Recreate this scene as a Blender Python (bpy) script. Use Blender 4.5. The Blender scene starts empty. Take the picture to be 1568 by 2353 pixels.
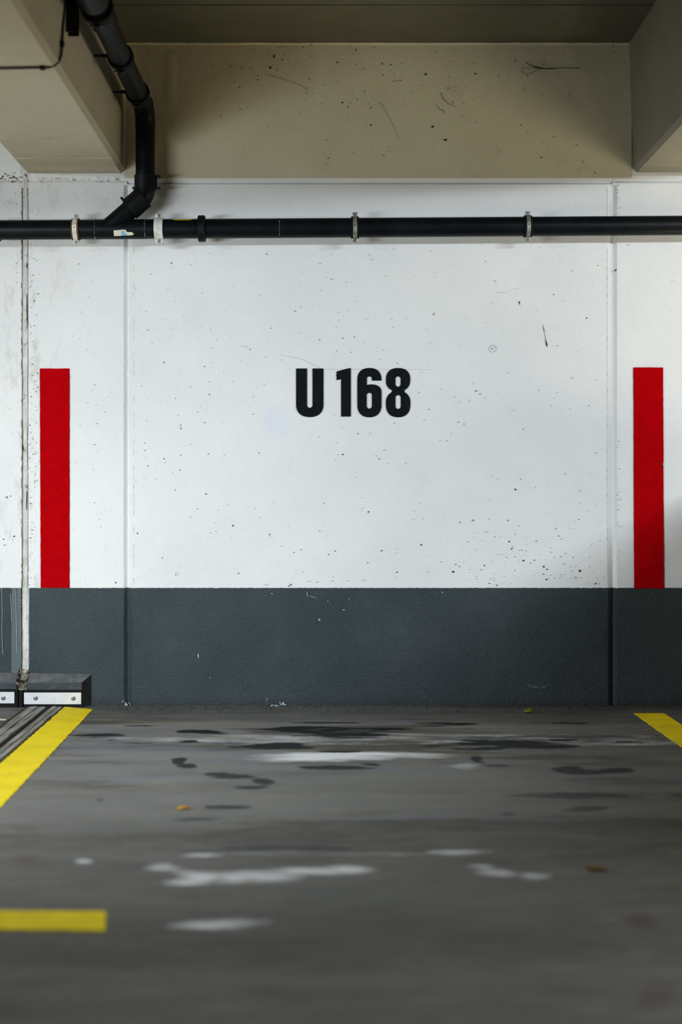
import bpy, bmesh, math, random
import numpy as np
from mathutils import Vector, Matrix

random.seed(7); rng = np.random.default_rng(11)
SC = bpy.context.scene
COL = SC.collection

# ------------------------------------------------------------------ camera maths (1568 x 2353 frame)
F = 50.0/36.0*2353            # focal length in pixels
D = 6.2                       # camera to back wall
CX, CY = 763.0, 1152.0        # where the straight-ahead direction meets the photo
S = D/F
CZ = (1622-CY)*S              # camera height
def W(px, py, y=0.0):         # a photo point on the plane at depth y (y<0 is nearer than the wall)
    s = (D+y)/F
    return Vector(((px-CX)*s, y, CZ+(CY-py)*s))
def G(px, py, z=0.0):         # a photo point on the ground
    d = F*(CZ-z)/(py-CY)
    return Vector(((px-CX)*d/F, d-D, z))

# ------------------------------------------------------------------ object helpers
def tag(o, label=None, cat=None, group=None, kind=None):
    if label: o['label'] = label
    if cat: o['category'] = cat
    if group: o['group'] = group
    if kind: o['kind'] = kind
    return o
def thing(name, label, cat, loc=(0,0,0), group=None):
    o = bpy.data.objects.new(name, None); COL.objects.link(o); o.location = loc
    o.empty_display_size = .05
    return tag(o, label, cat, group)
def obj(name, bm, mat, parent=None, smooth=False, bevel=None, angle=40):
    me = bpy.data.meshes.new(name)
    bmesh.ops.recalc_face_normals(bm, faces=bm.faces)
    bm.to_mesh(me); bm.free()
    return link(name, me, mat, parent, smooth, bevel, angle)
def link(name, me, mat, parent=None, smooth=False, bevel=None, angle=40):
    o = bpy.data.objects.new(name, me); COL.objects.link(o)
    for m in (mat if isinstance(mat, (list, tuple)) else [mat]): me.materials.append(m)
    if smooth:
        me.polygons.foreach_set('use_smooth', [True]*len(me.polygons))
        me.set_sharp_from_angle(angle=math.radians(angle))
    if parent:
        o.parent = parent
        pw = Vector(parent.location)
        if parent.parent: pw = pw + Vector(parent.parent.location)
        o.location = -pw if parent.parent is None else -Vector(parent.location)*0
        if parent.parent is not None: o.location = (0,0,0)
        if parent.type != 'EMPTY' and parent.parent is None: o.location = (0,0,0)
    if bevel:
        b = o.modifiers.new('bevel','BEVEL'); b.width = bevel; b.segments = 2; b.limit_method='ANGLE'
    return o
def box(bm, x0,x1,y0,y1,z0,z1, mi=0):
    v = [bm.verts.new(p) for p in ((x0,y0,z0),(x1,y0,z0),(x1,y1,z0),(x0,y1,z0),(x0,y0,z1),(x1,y0,z1),(x1,y1,z1),(x0,y1,z1))]
    for f in ((0,3,2,1),(4,5,6,7),(0,1,5,4),(1,2,6,5),(2,3,7,6),(3,0,4,7)):
        bm.faces.new([v[i] for i in f]).material_index = mi
    return v
def sweep(bm, pts, r, segs=32, caps=True):
    pts = [Vector(p) for p in pts]; n = len(pts)
    rs = r if isinstance(r, (list,tuple)) else [r]*n
    t0 = (pts[1]-pts[0]).normalized()
    up = Vector((0,1,0)) if abs(t0.y) < .9 else Vector((0,0,1))
    u = t0.cross(up).normalized()
    rings = []
    for i,p in enumerate(pts):
        t = ((pts[min(i+1,n-1)]-pts[max(i-1,0)])).normalized()
        u = (u - t*u.dot(t)).normalized(); v = t.cross(u)
        rings.append([bm.verts.new(p+(u*math.cos(a)+v*math.sin(a))*rs[i]) for a in [2*math.pi*k/segs for k in range(segs)]])
    for a,b in zip(rings, rings[1:]):
        for k in range(segs): bm.faces.new((a[k],a[(k+1)%segs],b[(k+1)%segs],b[k]))
    if caps:
        bm.faces.new(rings[0][::-1]); bm.faces.new(rings[-1])
def tube(c, axis, prof, segs=40, bm=None):
    """closed profile [(along, radius)...] turned about an axis through c"""
    bm = bm or bmesh.new(); c = Vector(c); a = Vector(axis).normalized()
    up = Vector((0,1,0)) if abs(a.y) < .9 else Vector((0,0,1))
    u = a.cross(up).normalized(); v = a.cross(u)
    rings = [[bm.verts.new(c+a*s+(u*math.cos(q)+v*math.sin(q))*r) for s,r in prof] for q in [2*math.pi*k/segs for k in range(segs)]]
    m = len(prof)
    for i in range(segs):
        A,B = rings[i], rings[(i+1)%segs]
        for j in range(m): bm.faces.new((A[j],A[(j+1)%m],B[(j+1)%m],B[j]))
    return bm
def ring(c, axis, w, r0, r1, e=.0012, bm=None, segs=40):
    return tube(c, axis, [(-w/2,r0),(w/2,r0),(w/2,r1-e),(w/2-e,r1),(-w/2+e,r1),(-w/2,r1-e)], segs, bm)
def bez(a, b, c, n=10):
    a,b,c = Vector(a),Vector(b),Vector(c)
    return [a*(1-t)**2+b*2*t*(1-t)+c*t*t for t in [i/n for i in range(n+1)]]

# ------------------------------------------------------------------ smooth noise for meshes
def fbm(x, y, seed=0, octaves=4, scale=1.0):
    out = np.zeros_like(x); amp = 1; tot = 0
    for o in range(octaves):
        r = np.random.default_rng(seed*31+o); g = r.random((64,64))
        f = scale*2**o
        X = x*f+17.3*o; Y = y*f+9.1*o
        xi = np.floor(X).astype(int); yi = np.floor(Y).astype(int)
        fx = X-xi; fy = Y-yi; fx = fx*fx*(3-2*fx); fy = fy*fy*(3-2*fy)
        a = g[xi%64, yi%64]; b = g[(xi+1)%64, yi%64]; c = g[xi%64,(yi+1)%64]; d = g[(xi+1)%64,(yi+1)%64]
        out += amp*((a*(1-fx)+b*fx)*(1-fy)+(c*(1-fx)+d*fx)*fy); tot += amp; amp *= .5
    return out/tot-.5

# ------------------------------------------------------------------ materials
def mat(name):
    m = bpy.data.materials.new(name); m.use_nodes = True
    nt = m.node_tree; b = nt.nodes['Principled BSDF']
    return m, nt, b
def nd(nt, t, **kw):
    n = nt.nodes.new(t)
    for k,v in kw.items():
        if k in ('operation','blend_type','data_type','attribute_name','noise_dimensions','feature','interpolation_type','distance'): setattr(n,k,v)
        else: n.inputs[k].default_value = v
    return n
def noise(nt, scale, detail=4, rough=.55, vec=None, stretch=None):
    if vec is None:
        tc = nd(nt,'ShaderNodeNewGeometry'); vec = tc.outputs['Position']
    mp = nd(nt,'ShaderNodeMapping')
    mp.inputs['Location'].default_value = (.313,.217,.171)
    if stretch: mp.inputs['Scale'].default_value = stretch
    else: mp.inputs['Rotation'].default_value = (.42,.31,.23)
    nt.links.new(vec, mp.inputs['Vector']); vec = mp.outputs['Vector']
    n = nd(nt,'ShaderNodeTexNoise', Scale=scale, Detail=detail, Roughness=rough)
    nt.links.new(vec, n.inputs['Vector'])
    return n.outputs['Fac']
def rmp(nt, fac, lo, hi, a=0., b=1.):
    n = nd(nt,'ShaderNodeMapRange'); n.clamp = True
    n.inputs['From Min'].default_value=lo; n.inputs['From Max'].default_value=hi
    n.inputs['To Min'].default_value=a; n.inputs['To Max'].default_value=b
    nt.links.new(fac, n.inputs['Value']); return n.outputs['Result']
def mixc(nt, fac, a, b):
    n = nd(nt,'ShaderNodeMix'); n.data_type='RGBA'
    for s,v in ((6,a),(7,b)):
        if hasattr(v,'is_linked') : nt.links.new(v, n.inputs[s])
        else: n.inputs[s].default_value = (*v,1)
    if hasattr(fac,'is_linked'): nt.links.new(fac, n.inputs[0])
    else: n.inputs[0].default_value = fac
    return n.outputs[2]
def mth(nt, op, a, b=None):
    n = nd(nt,'ShaderNodeMath', operation=op)
    for i,v in enumerate((a,b)):
        if v is None: continue
        if hasattr(v,'is_linked'): nt.links.new(v, n.inputs[i])
        else: n.inputs[i].default_value = v
    return n.outputs[0]
def bump(nt, b, h, strength, dist):
    n = nd(nt,'ShaderNodeBump', Strength=strength); n.inputs['Distance'].default_value = dist
    nt.links.new(h, n.inputs['Height']); nt.links.new(n.outputs['Normal'], b.inputs['Normal'])
def simple(name, col, rough=.6, metal=0., var=.12, spec=.35, nscale=30, bstr=.0, bdist=.001, dirt=None, dscale=40, dlo=.6, dhi=.7, stretch=None):
    m, nt, b = mat(name)
    dark = tuple(c*(1-var) for c in col); lite = tuple(min(1,c*(1+var)) for c in col)
    c = mixc(nt, rmp(nt, noise(nt,nscale,stretch=stretch),.3,.7), dark, lite)
    if dirt: c = mixc(nt, rmp(nt, noise(nt,dscale,5,.65,stretch=stretch),dlo,dhi), c, dirt)
    nt.links.new(c, b.inputs['Base Color'])
    b.inputs['Roughness'].default_value = rough; b.inputs['Metallic'].default_value = metal; b.inputs['Specular IOR Level'].default_value = spec
    if bstr: bump(nt, b, noise(nt,nscale*6,3), bstr, bdist)
    return m

DADO = (1622-1351)*S
def wall_material():
    m, nt, b = mat('painted_concrete')
    geo = nd(nt,'ShaderNodeNewGeometry'); sep = nd(nt,'ShaderNodeSeparateXYZ')
    nt.links.new(geo.outputs['Position'], sep.inputs[0]); P = geo.outputs['Position']; Z = sep.outputs['Z']; X = sep.outputs['X']
    white = mixc(nt, rmp(nt, noise(nt,1.6,5,.6),.3,.7), (.70,.715,.72), (.79,.795,.79))
    # bluish rubbed patch beside the number
    vm = nd(nt,'ShaderNodeVectorMath'); vm.operation='DISTANCE'; vm.inputs[1].default_value = W(632,968)
    nt.links.new(P, vm.inputs[0])
    patch = mth(nt,'ADD', vm.outputs['Value'], mth(nt,'MULTIPLY', noise(nt,16,4), .09))
    white = mixc(nt, rmp(nt, patch, .13, .085, 0,.32), white, (.62,.69,.86))
    # grimy streaks close to the expansion joint on the left
    near = rmp(nt, mth(nt,'ABSOLUTE', mth(nt,'SUBTRACT', X, W(62,0).x)), .03, .22, .75, 0)
    grime = mth(nt,'MULTIPLY', near, rmp(nt, noise(nt,14,6,.7,stretch=(1,1,.35)), .52,.70))
    white = mixc(nt, grime, white, (.45,.43,.36))
    speck = rmp(nt, noise(nt,170,2,.5), .70,.74, 0,.55)
    white = mixc(nt, speck, white, (.30,.30,.29))
    top_shade = rmp(nt, mth(nt,'ADD', Z, mth(nt,'MULTIPLY', noise(nt,5,4), .12)), 2.06, 2.32, 0, .25)  # top of the white toned down, painting in the fading light
    white = mixc(nt, top_shade, white, (.60,.575,.53))
    # dark grey band
    grey = mixc(nt, rmp(nt, noise(nt,3,5,.6),.3,.7), (.058,.074,.081), (.078,.095,.104))
    pale = rmp(nt, noise(nt,60,5,.7), .70,.76, 0,.5)
    grey = mixc(nt, pale, grey, (.16,.19,.20))
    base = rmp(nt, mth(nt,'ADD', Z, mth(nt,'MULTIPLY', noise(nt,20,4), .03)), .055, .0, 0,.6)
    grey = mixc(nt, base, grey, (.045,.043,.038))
    drip = mth(nt,'MULTIPLY', rmp(nt, noise(nt,30,3,.5,stretch=(1,1,.02)), .60,.64), rmp(nt, X, W(55,0).x, W(45,0).x))
    grey = mixc(nt, mth(nt,'MULTIPLY',drip,.45), grey, (.24,.28,.29))
    edge = mth(nt,'ADD', Z, mth(nt,'MULTIPLY', mth(nt,'SUBTRACT', noise(nt,90,3), .5), .005))
    isd = rmp(nt, edge, DADO+.0008, DADO-.0008)
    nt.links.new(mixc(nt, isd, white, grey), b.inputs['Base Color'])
    nt.links.new(rmp(nt, isd, 0,1,.62,.36), b.inputs['Roughness'])
    b.inputs['Specular IOR Level'].default_value = .4
    h1 = mth(nt,'MULTIPLY', noise(nt,140,3,.6,stretch=(1,1,1.5)), rmp(nt,isd,0,1,.3,1.6))
    h2 = mth(nt,'MULTIPLY', noise(nt,9,5,.6), 1.2)
    bump(nt, b, mth(nt,'ADD',h1,h2), .75, .006)
    return m
def floor_material():
    m, nt, b = mat('worn_concrete_floor')
    at = lambda n: nd(nt,'ShaderNodeAttribute', attribute_name=n).outputs['Fac']
    fine = noise(nt, 45, 6, .7); mid = noise(nt, 7, 7, .7, stretch=(.45,1.5,1)); big = noise(nt,1.3,4,.6)
    c = mixc(nt, rmp(nt,mid,.3,.7), (.122,.116,.106), (.255,.244,.226))
    c = mixc(nt, rmp(nt,big,.35,.65,0,.5), c, (.135,.138,.134))
    c = mixc(nt, rmp(nt,fine,.56,.72,0,.45), c, (.07,.068,.062))
    c = mixc(nt, rmp(nt,fine,.42,.28,0,.35), c, (.24,.24,.235))
    c = mixc(nt, rmp(nt, at('streak'),.5,.0,0,.26), c, (.085,.083,.076))
    c = mixc(nt, rmp(nt, at('streak'),.6,1.1,0,.30), c, (.24,.245,.24))
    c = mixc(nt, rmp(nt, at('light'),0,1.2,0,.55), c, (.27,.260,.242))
    jit = mth(nt,'MULTIPLY', mth(nt,'SUBTRACT', noise(nt,20,8,.78,stretch=(.4,1.4,1)), .5), 1.9)
    def mask(name, lo, hi, top): return rmp(nt, mth(nt,'ADD', at(name), mth(nt,'MULTIPLY', jit, rmp(nt,at(name),0,.25))), lo, hi, 0, top)
    c = mixc(nt, mask('brown',.25,.8,.75), c, (.088,.078,.062))
    wisp = mth(nt,'MULTIPLY', mth(nt,'SUBTRACT', noise(nt,8,8,.8,stretch=(.35,1.6,1)), .5), 2.8)
    pm = rmp(nt, mth(nt,'ADD', at('pale'), mth(nt,'MULTIPLY', mth(nt,'ADD',wisp,jit), rmp(nt,at('pale'),0,.3,0,.7))), .22,1.0,0,.95)
    c = mixc(nt, pm, c, (.86,.87,.90))
    c = mixc(nt, mask('bluish',.25,.85,.8), c, (.20,.215,.24))
    c = mixc(nt, mask('sand',.25,.9,.8), c, (.28,.25,.20))
    c = mixc(nt, mask('red',.2,.9,.6), c, (.10,.035,.03))
    wet = mask('dark',.36,.56,.96)
    c = mixc(nt, wet, c, (.010,.014,.012))
    nt.links.new(c, b.inputs['Base Color'])
    r = mth(nt,'SUBTRACT', rmp(nt,mid,.3,.7,.52,.68), mth(nt,'MULTIPLY', wet, .22))
    nt.links.new(r, b.inputs['Roughness'])
    b.inputs['Specular IOR Level'].default_value = .35
    bump(nt, b, mth(nt,'ADD', noise(nt,160,3), mth(nt,'MULTIPLY', noise(nt,12,4), 2.0)), .35, .0025)
    return m
def beige(name, a, b_, rough=.8):
    m, nt, b = mat(name)
    c = mixc(nt, rmp(nt, noise(nt,2.2,5,.6),.3,.7), a, b_)
    c = mixc(nt, rmp(nt, noise(nt,9,5,.7,stretch=(1,1,1)),.60,.75,0,.35), c, tuple(k*.5 for k in a))
    nt.links.new(c, b.inputs['Base Color']); b.inputs['Roughness'].default_value = rough
    b.inputs['Specular IOR Level'].default_value = .2
    bump(nt, b, mth(nt,'ADD', noise(nt,110,3), noise(nt,11,5)), .5, .003)
    return m

M = dict(
    wall = wall_material(), floor = floor_material(),
    upper = beige('upper_wall_shade', (.54,.495,.385), (.60,.555,.44)),  # white wall toned to beige, its shade between the beams painted in
    beam = beige('beam_paint', (.43,.40,.325), (.49,.455,.375)),
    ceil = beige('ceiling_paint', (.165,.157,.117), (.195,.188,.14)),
    beamd = beige('shaded_beam_paint', (.26,.245,.205), (.31,.29,.24)),  # beam paint darkened so the right beam looks shaded
    pit = simple('pit_dark', (.035,.035,.033), .9),  # dark tone of pits, chips and cracks
    pitg = simple('pit_grey', (.36,.36,.35), .9, var=.4, nscale=300),
    fleck = simple('paint_fleck', (.38,.41,.42), .7),
    seal = simple('joint_sealant', (.62,.61,.57), .5, var=.18, nscale=18, bstr=.5, bdist=.004, dirt=(.12,.11,.09), dscale=24, dlo=.60, dhi=.70),
    pipe = simple('black_pipe', (.008,.011,.014), .42, var=.35, spec=.3, nscale=12, dirt=(.05,.05,.05), dscale=90, dlo=.68, dhi=.74),
    fitting = simple('black_fitting', (.010,.012,.014), .5, var=.3, nscale=25),
    weld = simple('weld_bead', (.06,.06,.06), .6, var=.5, nscale=120, dirt=(.55,.55,.52), dscale=110, dlo=.54, dhi=.60),
    steel = simple('galvanised_steel', (.42,.42,.38), .45, .75, var=.25, nscale=60),
    wsteel = simple('painted_steel', (.66,.66,.62), .5, .1, var=.2, nscale=40, dirt=(.25,.22,.17), dscale=55, dlo=.58, dhi=.66),
    bolt = simple('bolt_steel', (.30,.30,.28), .4, .8, var=.3, nscale=200),
    rust = simple('rusty_lining', (.14,.075,.025), .85, var=.5, nscale=70),
    rubber = simple('black_rubber', (.012,.012,.012), .7),
    darksteel = simple('dark_steel', (.02,.02,.018), .6, .3),
    red = simple('red_paint', (.42,.003,.009), .7, var=.08, spec=.0, nscale=25, bstr=.35, bdist=.002),
    yellow = simple('yellow_floor_paint', (.93,.70,.028), .6, spec=.2, var=.12, nscale=9, bstr=.2, bdist=.002, dirt=(.40,.30,.05), dscale=14, dlo=.66, dhi=.80),
    black = simple('black_lettering', (.017,.020,.020), .75, var=.15, spec=.1),
    rail = simple('worn_aluminium', (.33,.315,.285), .55, .2, var=.35, nscale=40, dirt=(.13,.11,.085), dscale=45, dlo=.50, dhi=.64, stretch=(1.6,.09,1)),
    dirtm = simple('packed_dirt', (.075,.06,.045), .95, var=.4, nscale=50),
    plate = simple('white_metal_plate', (.70,.71,.72), .4, .15, var=.08, nscale=20, dirt=(.14,.12,.09), dscale=50, dlo=.66, dhi=.72),
    plinth = simple('grey_plinth_paint', (.060,.068,.075), .5, var=.2, nscale=20, bstr=.6, bdist=.003),
    plinth_top = simple('pale_plinth_top', (.135,.135,.135), .8, var=.2, nscale=30, bstr=.4, bdist=.002),  # sloping top, paler than the front
    plinth_end = simple('shaded_plinth_end', (.030,.034,.030), .8, var=.3, nscale=30),  # end face darkened to hold its shade, as it turns from the light
    mortar = simple('crumbling_mortar', (.27,.245,.20), .9, var=.4, nscale=70, bstr=.8, bdist=.004, dirt=(.03,.03,.02), dscale=42, dlo=.46, dhi=.56),
    paper = simple('sticker_paper', (.70,.66,.50), .7, var=.1, nscale=60),
    blue = simple('sticker_blue', (.25,.45,.62), .7, var=.25, nscale=80),
    cable = simple('grey_cable', (.07,.068,.06), .6),
    leaf = simple('leaf_green', (.17,.17,.035), .5, var=.6, nscale=80),
    leafo = simple('leaf_orange', (.55,.27,.05), .6, var=.3, nscale=60),
    leafb = simple('leaf_brown', (.20,.13,.05), .7, var=.3, nscale=60),
    paperbit = simple('paper_scrap', (.55,.50,.34), .7),
    grit = simple('grit', (.06,.055,.048), .9, var=.6, nscale=200),
)

# ------------------------------------------------------------------ back wall: one relief with its joints
XA, XB, XC = W(56,0).x, W(292,0).x, W(1408,0).x
ZTOP = CZ+(CY-100)*S           # ceiling height
def lines(lo, hi, step, dense):
    L = set(np.round(np.arange(lo, hi+1e-6, step),4)) | {lo, hi}
    for a,b,st in dense: L |= set(np.round(np.arange(a,b+1e-6,st),4))
    return np.array(sorted(L))
xs = lines(-6.5, 6.5, .08, [(XA-.05,XA+.06,.0025),(XB-.03,XB+.04,.0025),(XC-.035,XC+.035,.0025),(-1.6,1.6,.03)])
zs = lines(-.02, 3.1, .04, [(.0,2.2,.012),(2.19,2.36,.003)])
X, Z = np.meshgrid(xs, zs, indexing='ij')
n1 = fbm(X*1, Z*1, 3, 5, 9); n2 = fbm(X, Z, 5, 4, 60)
Y = -n1*.0025
def vgroove(x, c, wl, wr, depth):      # uneven V: left face wl wide, right face wr wide
    t = np.where(x < c, (x-(c-wl))/wl, ((c+wr)-x)/wr)
    return np.clip(t,0,1)*depth
rag = n2*.006
low = Z < 2.27
Y += np.where(low, vgroove(X+rag*.6, W(292.5,0).x, 8*S, 12*S, .018), 0)
Y += np.where(low, vgroove(X+rag*.5, W(1410.5,0).x, 13*S, 8*S, .018), 0)
# horizontal joints
def zz(py): return CZ+(CY-py)*S
hg = vgroove(-Z+rag*.25, -zz(420), 10*S, 3*S, .013)
hr = vgroove(-Z+rag*.35, -zz(414.5), 10*S, 6*S, .013)
hl = vgroove(-Z+rag*.8, -zz(414), 12*S, 6*S, .010)
Y = np.where((X>XB)&(X<=XC), np.maximum(Y,hg), Y)
Y = np.where((X>XC), np.maximum(Y,hr), Y)
Y = np.where((X<=XB), np.maximum(Y,hl*(.7+n2)), Y)
# expansion joint slot that holds the sealant
slot = (X > W(49.5,0).x+rag*.5) & (X < W(64.5,0).x+rag)
Y = np.where(slot & (Z < 2.26), np.where(X<W(55,0).x,.016,.006), Y)
# blistered paint beside it
blis = np.clip(n2*2-.15,0,1)*np.clip(1-np.abs(X-W(78,0).x)/.05,0,1)
Y -= blis*.006
def grid_mesh(name, V, nx, ny):
    me = bpy.data.meshes.new(name)
    idx = np.arange(nx*ny).reshape(nx,ny)
    q = np.stack([idx[:-1,:-1], idx[1:,:-1], idx[1:,1:], idx[:-1,1:]], -1).reshape(-1,4)
    me.vertices.add(nx*ny); me.vertices.foreach_set('co', V.astype(np.float32).ravel())
    me.loops.add(q.size); me.loops.foreach_set('vertex_index', q.ravel().astype(np.int32))
    me.polygons.add(len(q)); me.polygons.foreach_set('loop_start', (np.arange(len(q))*4).astype(np.int32))
    me.polygons.foreach_set('loop_total', np.full(len(q),4,np.int32))
    me.update(calc_edges=True); me.validate(); return me
wall = link('wall_back', grid_mesh('wall_back', np.stack([X,Y,Z],-1).reshape(-1,3), len(xs), len(zs)), M['wall'], smooth=True, angle=35)
tag(wall, kind='structure')

# upper wall between the two beams
xs2 = lines(W(287,0).x, W(1452,0).x, .02, []); zs2 = lines(zz(410), ZTOP+.03, .012, [(ZTOP-.02,ZTOP+.01,.003)])
X2, Z2 = np.meshgrid(xs2, zs2, indexing='ij')
Y2 = -.004 - fbm(X2,Z2,8,4,6)*.003
pxx = X2/S+CX; pyy = CY-(Z2-CZ)/S
rough = np.clip((440-pxx)/120,0,1)*np.clip((240-pyy)/100,0,1)
Y2 -= np.clip(fbm(X2,Z2,9,3,45)*3-.35,0,1)*.006*rough
for cx, w in ((393,1.6),(427,1.2)):           # paint runs
    Y2 -= np.exp(-((pxx-cx)/w)**2)*np.clip((250-pyy)/40,0,1)*np.clip((pyy-118)/20,0,1)*.006
Y2 -= np.clip(1-(ZTOP-Z2)/.008,0,1)*.010*(.6+fbm(X2,Z2,4,3,20))   # bead under the ceiling
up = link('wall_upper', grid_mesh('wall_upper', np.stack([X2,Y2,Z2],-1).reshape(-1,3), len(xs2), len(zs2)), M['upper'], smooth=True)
tag(up, kind='structure')

# marks in the wall surface (pits, chips, scuffs), read off the photo crop by crop
CROPS = {}
def marks(ox, oy, sc, txt):
    for t in txt.split():
        f = ''.join(c for c in t if c.isalpha()); a = t.rstrip('gtr').split(',')
        yield ox+float(a[0])/sc, oy+float(a[1])/sc, float(a[2])/sc, f
ML = list(marks(300,540,2.8,'877,123,5 262,181,5 268,205,2.5 390,193,3.5 365,187,2 348,128,2 140,98,2 132,249,2 1220,182,5g 1100,238,3 1258,273,3 1294,285,6g 1390,304,3 1090,326,2.5 1552,158,4 655,330,2.5 462,375,3 328,417,2.5 240,357,3g 256,347,3g 170,495,2 102,492,2.5 340,519,2.5 370,505,2 222,545,2.5 297,584,2 448,596,2.5 514,604,3 270,599,2 110,612,3 207,640,2 228,675,2 138,696,2.5 215,820,4 475,846,4 520,820,2.5 597,885,2.5 508,1028,5 509,945,3 658,943,3 630,942,2 710,807,3g 861,964,3 789,1040,4g 1060,489,4.5 1096,465,2.5 1050,520,2 905,599,4 1217,673,4 1089,630,2.5 970,804,4g 1441,656,5 1326,743,3.5 1419,754,3.5 1324,593,3 1338,497,4g 1446,431,3 1228,741,2.5g 1311,761,2.5 1508,691,2.5 1495,715,4g 1533,531,2 1225,357,3 306,1160,3 450,1105,3 433,1140,4g 289,1051,3 107,1055,2 96,993,2 770,735,9t 750,718,12t 832,386,6r 720,715,8t'))
ML += list(marks(840,540,2.8,'130,262,4g 320,261,5r 320,322,5r 833,299,8r 564,186,2.5 741,65,2.5 774,170,3.5 773,139,2 1498,196,4 1334,230,3.5 1123,81,2.5 1242,128,2.5 991,432,6 445,504,8r 438,513,4 222,581,5r 177,594,3 171,541,3 266,540,5r 596,371,2.5 469,468,2 647,535,2.5 768,569,2 781,566,2 1105,485,2.5 1085,477,2 1425,535,5 1222,598,5r 1236,711,5g 1209,714,2 1267,781,2 1371,751,4g 1167,708,5 384,603,2 400,617,2 427,687,2.5 112,740,3 92,800,3 78,748,3g 206,824,5g 677,820,2.5 917,888,3 936,871,2 983,790,2.5g 944,797,2.5g 1150,909,2.5 1118,997,3 1333,917,11r 713,1004,9g 738,1024,7g 692,954,6r 670,1065,7r 769,1048,3 859,977,2 1217,1048,3 577,1042,3 603,1074,3 409,1121,5g 484,989,3 955,1129,3 1197,1098,3 1488,933,3 1440,1098,4 359,883,3 185,88,8t'))
ML += list(marks(300,940,2.8,'320,105,9r 324,124,5 306,40,3 477,87,4 384,227,3.5 322,297,4 500,289,4 214,320,4 222,345,5g 113,365,4 318,392,4 270,413,3 486,547,6 430,641,3.5 386,694,3.5 565,650,3 629,614,3 828,283,4 604,297,3 789,33,4 922,599,3 1246,606,4 1532,662,6 1491,638,3 660,750,7 513,795,4 545,732,3 898,810,9r 972,884,7r 1052,922,4 1097,903,5g 1275,936,5 1318,913,5 1527,988,4 299,1062,13r 695,1057,7g 1030,1130,10g 1020,1138,6 1110,1048,8t 1330,215,3 1366,292,6 1335,293,4g 1464,158,4 1320,330,3 45,800,5 205,958,6g 287,521,4 163,448,3 834,697,4g 805,640,3 1150,1108,20t 1200,1112,16t 1300,1106,14t 1395,1104,10t 1500,1102,16t 870,1130,18t'))
ML += list(marks(840,940,2.8,'187,90,3.5 30,155,3 552,156,3 523,203,3.5 481,203,3 600,84,4 633,98,7r 1017,129,6g 70,301,3 261,348,3 140,350,4g 967,517,7 999,452,4 853,448,3.5 816,433,3 1095,502,3 1178,484,2.5 1285,419,6r 1381,525,6g 1484,282,4 1383,605,3 1489,619,3 1435,653,3 352,608,3 310,712,3 371,703,3 608,728,6g 692,716,10g 359,873,7 482,850,5r 105,911,6 834,822,4 925,852,6 945,888,9r 940,900,5 1000,908,14t 964,805,3.5 916,717,4 988,750,3 797,707,4g 1100,850,7g 1018,975,8 1063,990,6g 1090,972,5 1148,1015,7 1170,1030,6 1147,1062,5 1166,1096,7 1195,920,12t 1335,1046,8r 1381,1043,12g 1381,1039,8 1352,1086,9r 1245,816,5 1262,836,5g 1227,770,4 566,1047,9 605,1012,6g 582,1000,4 766,1006,6 401,1047,4 203,1050,6 201,1084,3 487,982,5g 1280,990,9r 1535,1080,3 1325,768,2.5 1220,952,3 15,988,5g 125,265,14t 90,320,6g 780,790,14t 660,855,9t'))
ML += list(marks(0,540,4,'724,265,6 453,98,5 351,540,7 337,235,5 845,427,4 752,715,4 740,873,7r 418,868,6 732,954,4 566,1028,5 797,1056,4 848,1431,4 872,1376,5 884,1561,4 630,1107,4 1347,703,4 1508,1170,6 1355,870,4 1389,357,4 495,510,4 1518,778,3 1288,651,3 85,1598,4 345,1270,7 412,497,4 544,1158,3 660,430,4 150,260,7g 155,345,6g 152,435,6g 1303,1385,7t 265,1210,9 270,1345,8g 320,1345,8g 345,1400,8g 330,1440,9g'))
ML += list(marks(0,940,4,'868,327,7 130,1170,9 32,1195,7 327,403,14r 325,575,12r 330,668,16r 1345,107,4 1508,457,6 1363,521,5 1330,380,5 868,859,5 972,1292,9r 1065,1595,8 1172,1488,5 1264,1140,5 332,128,5 914,1013,4 861,556,4 60,810,14g 95,800,8g 120,1200,9t 40,1250,9g'))
UP = list(marks(280,80,2.529,'522,178,4 551,168,3 637,184,5 692,190,5 751,197,4 863,191,9 885,122,11g 885,128,6 945,119,3 975,163,3 1000,174,2.5 790,260,5 792,237,4 655,273,5 537,259,3 485,259,6g 685,303,5 945,272,3 1104,57,5 1057,72,5 1100,124,4 1360,88,6 1345,110,4 1253,160,6 1403,198,5g 1090,256,5 1178,293,3 1291,337,3 1340,335,3 1412,329,4 1368,375,4 1283,394,7 1315,419,5 1330,398,3 1450,424,4 1436,400,3 1502,394,2.5 1316,495,3 1449,524,5 1513,168,4 1520,233,4 1565,173,4 1465,73,5g 574,473,3.5 687,433,4 847,531,3 1034,458,3 1107,340,3 1068,376,3 1191,609,4 1200,717,4 1198,755,3 1346,687,3 1522,701,4 1457,667,3 1553,677,5g 387,60,3 429,122,3'))
UP += list(marks(840,80,2.529,'350,230,8 640,226,6 508,393,4 572,397,4 390,534,9 466,610,9 1025,343,4 904,523,4 1024,713,5 1094,593,4 1190,603,3 1226,640,4 1034,627,3 1118,233,4 890,402,3.5 776,238,4 648,508,3.5 565,472,3 578,308,3 625,376,2.5 703,338,2.5 468,173,3 270,333,3 270,301,2.5 97,168,5 148,173,4 103,233,4 208,166,3 166,224,3 172,250,3 141,210,3 252,97,5g 211,47,4 312,47,4 33,423,4 33,524,4 106,701,4 306,788,3 1335,803,4 1266,738,5 1132,730,6t 1059,674,2.5 945,567,3 1440,62,4 925,310,4'))
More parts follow.
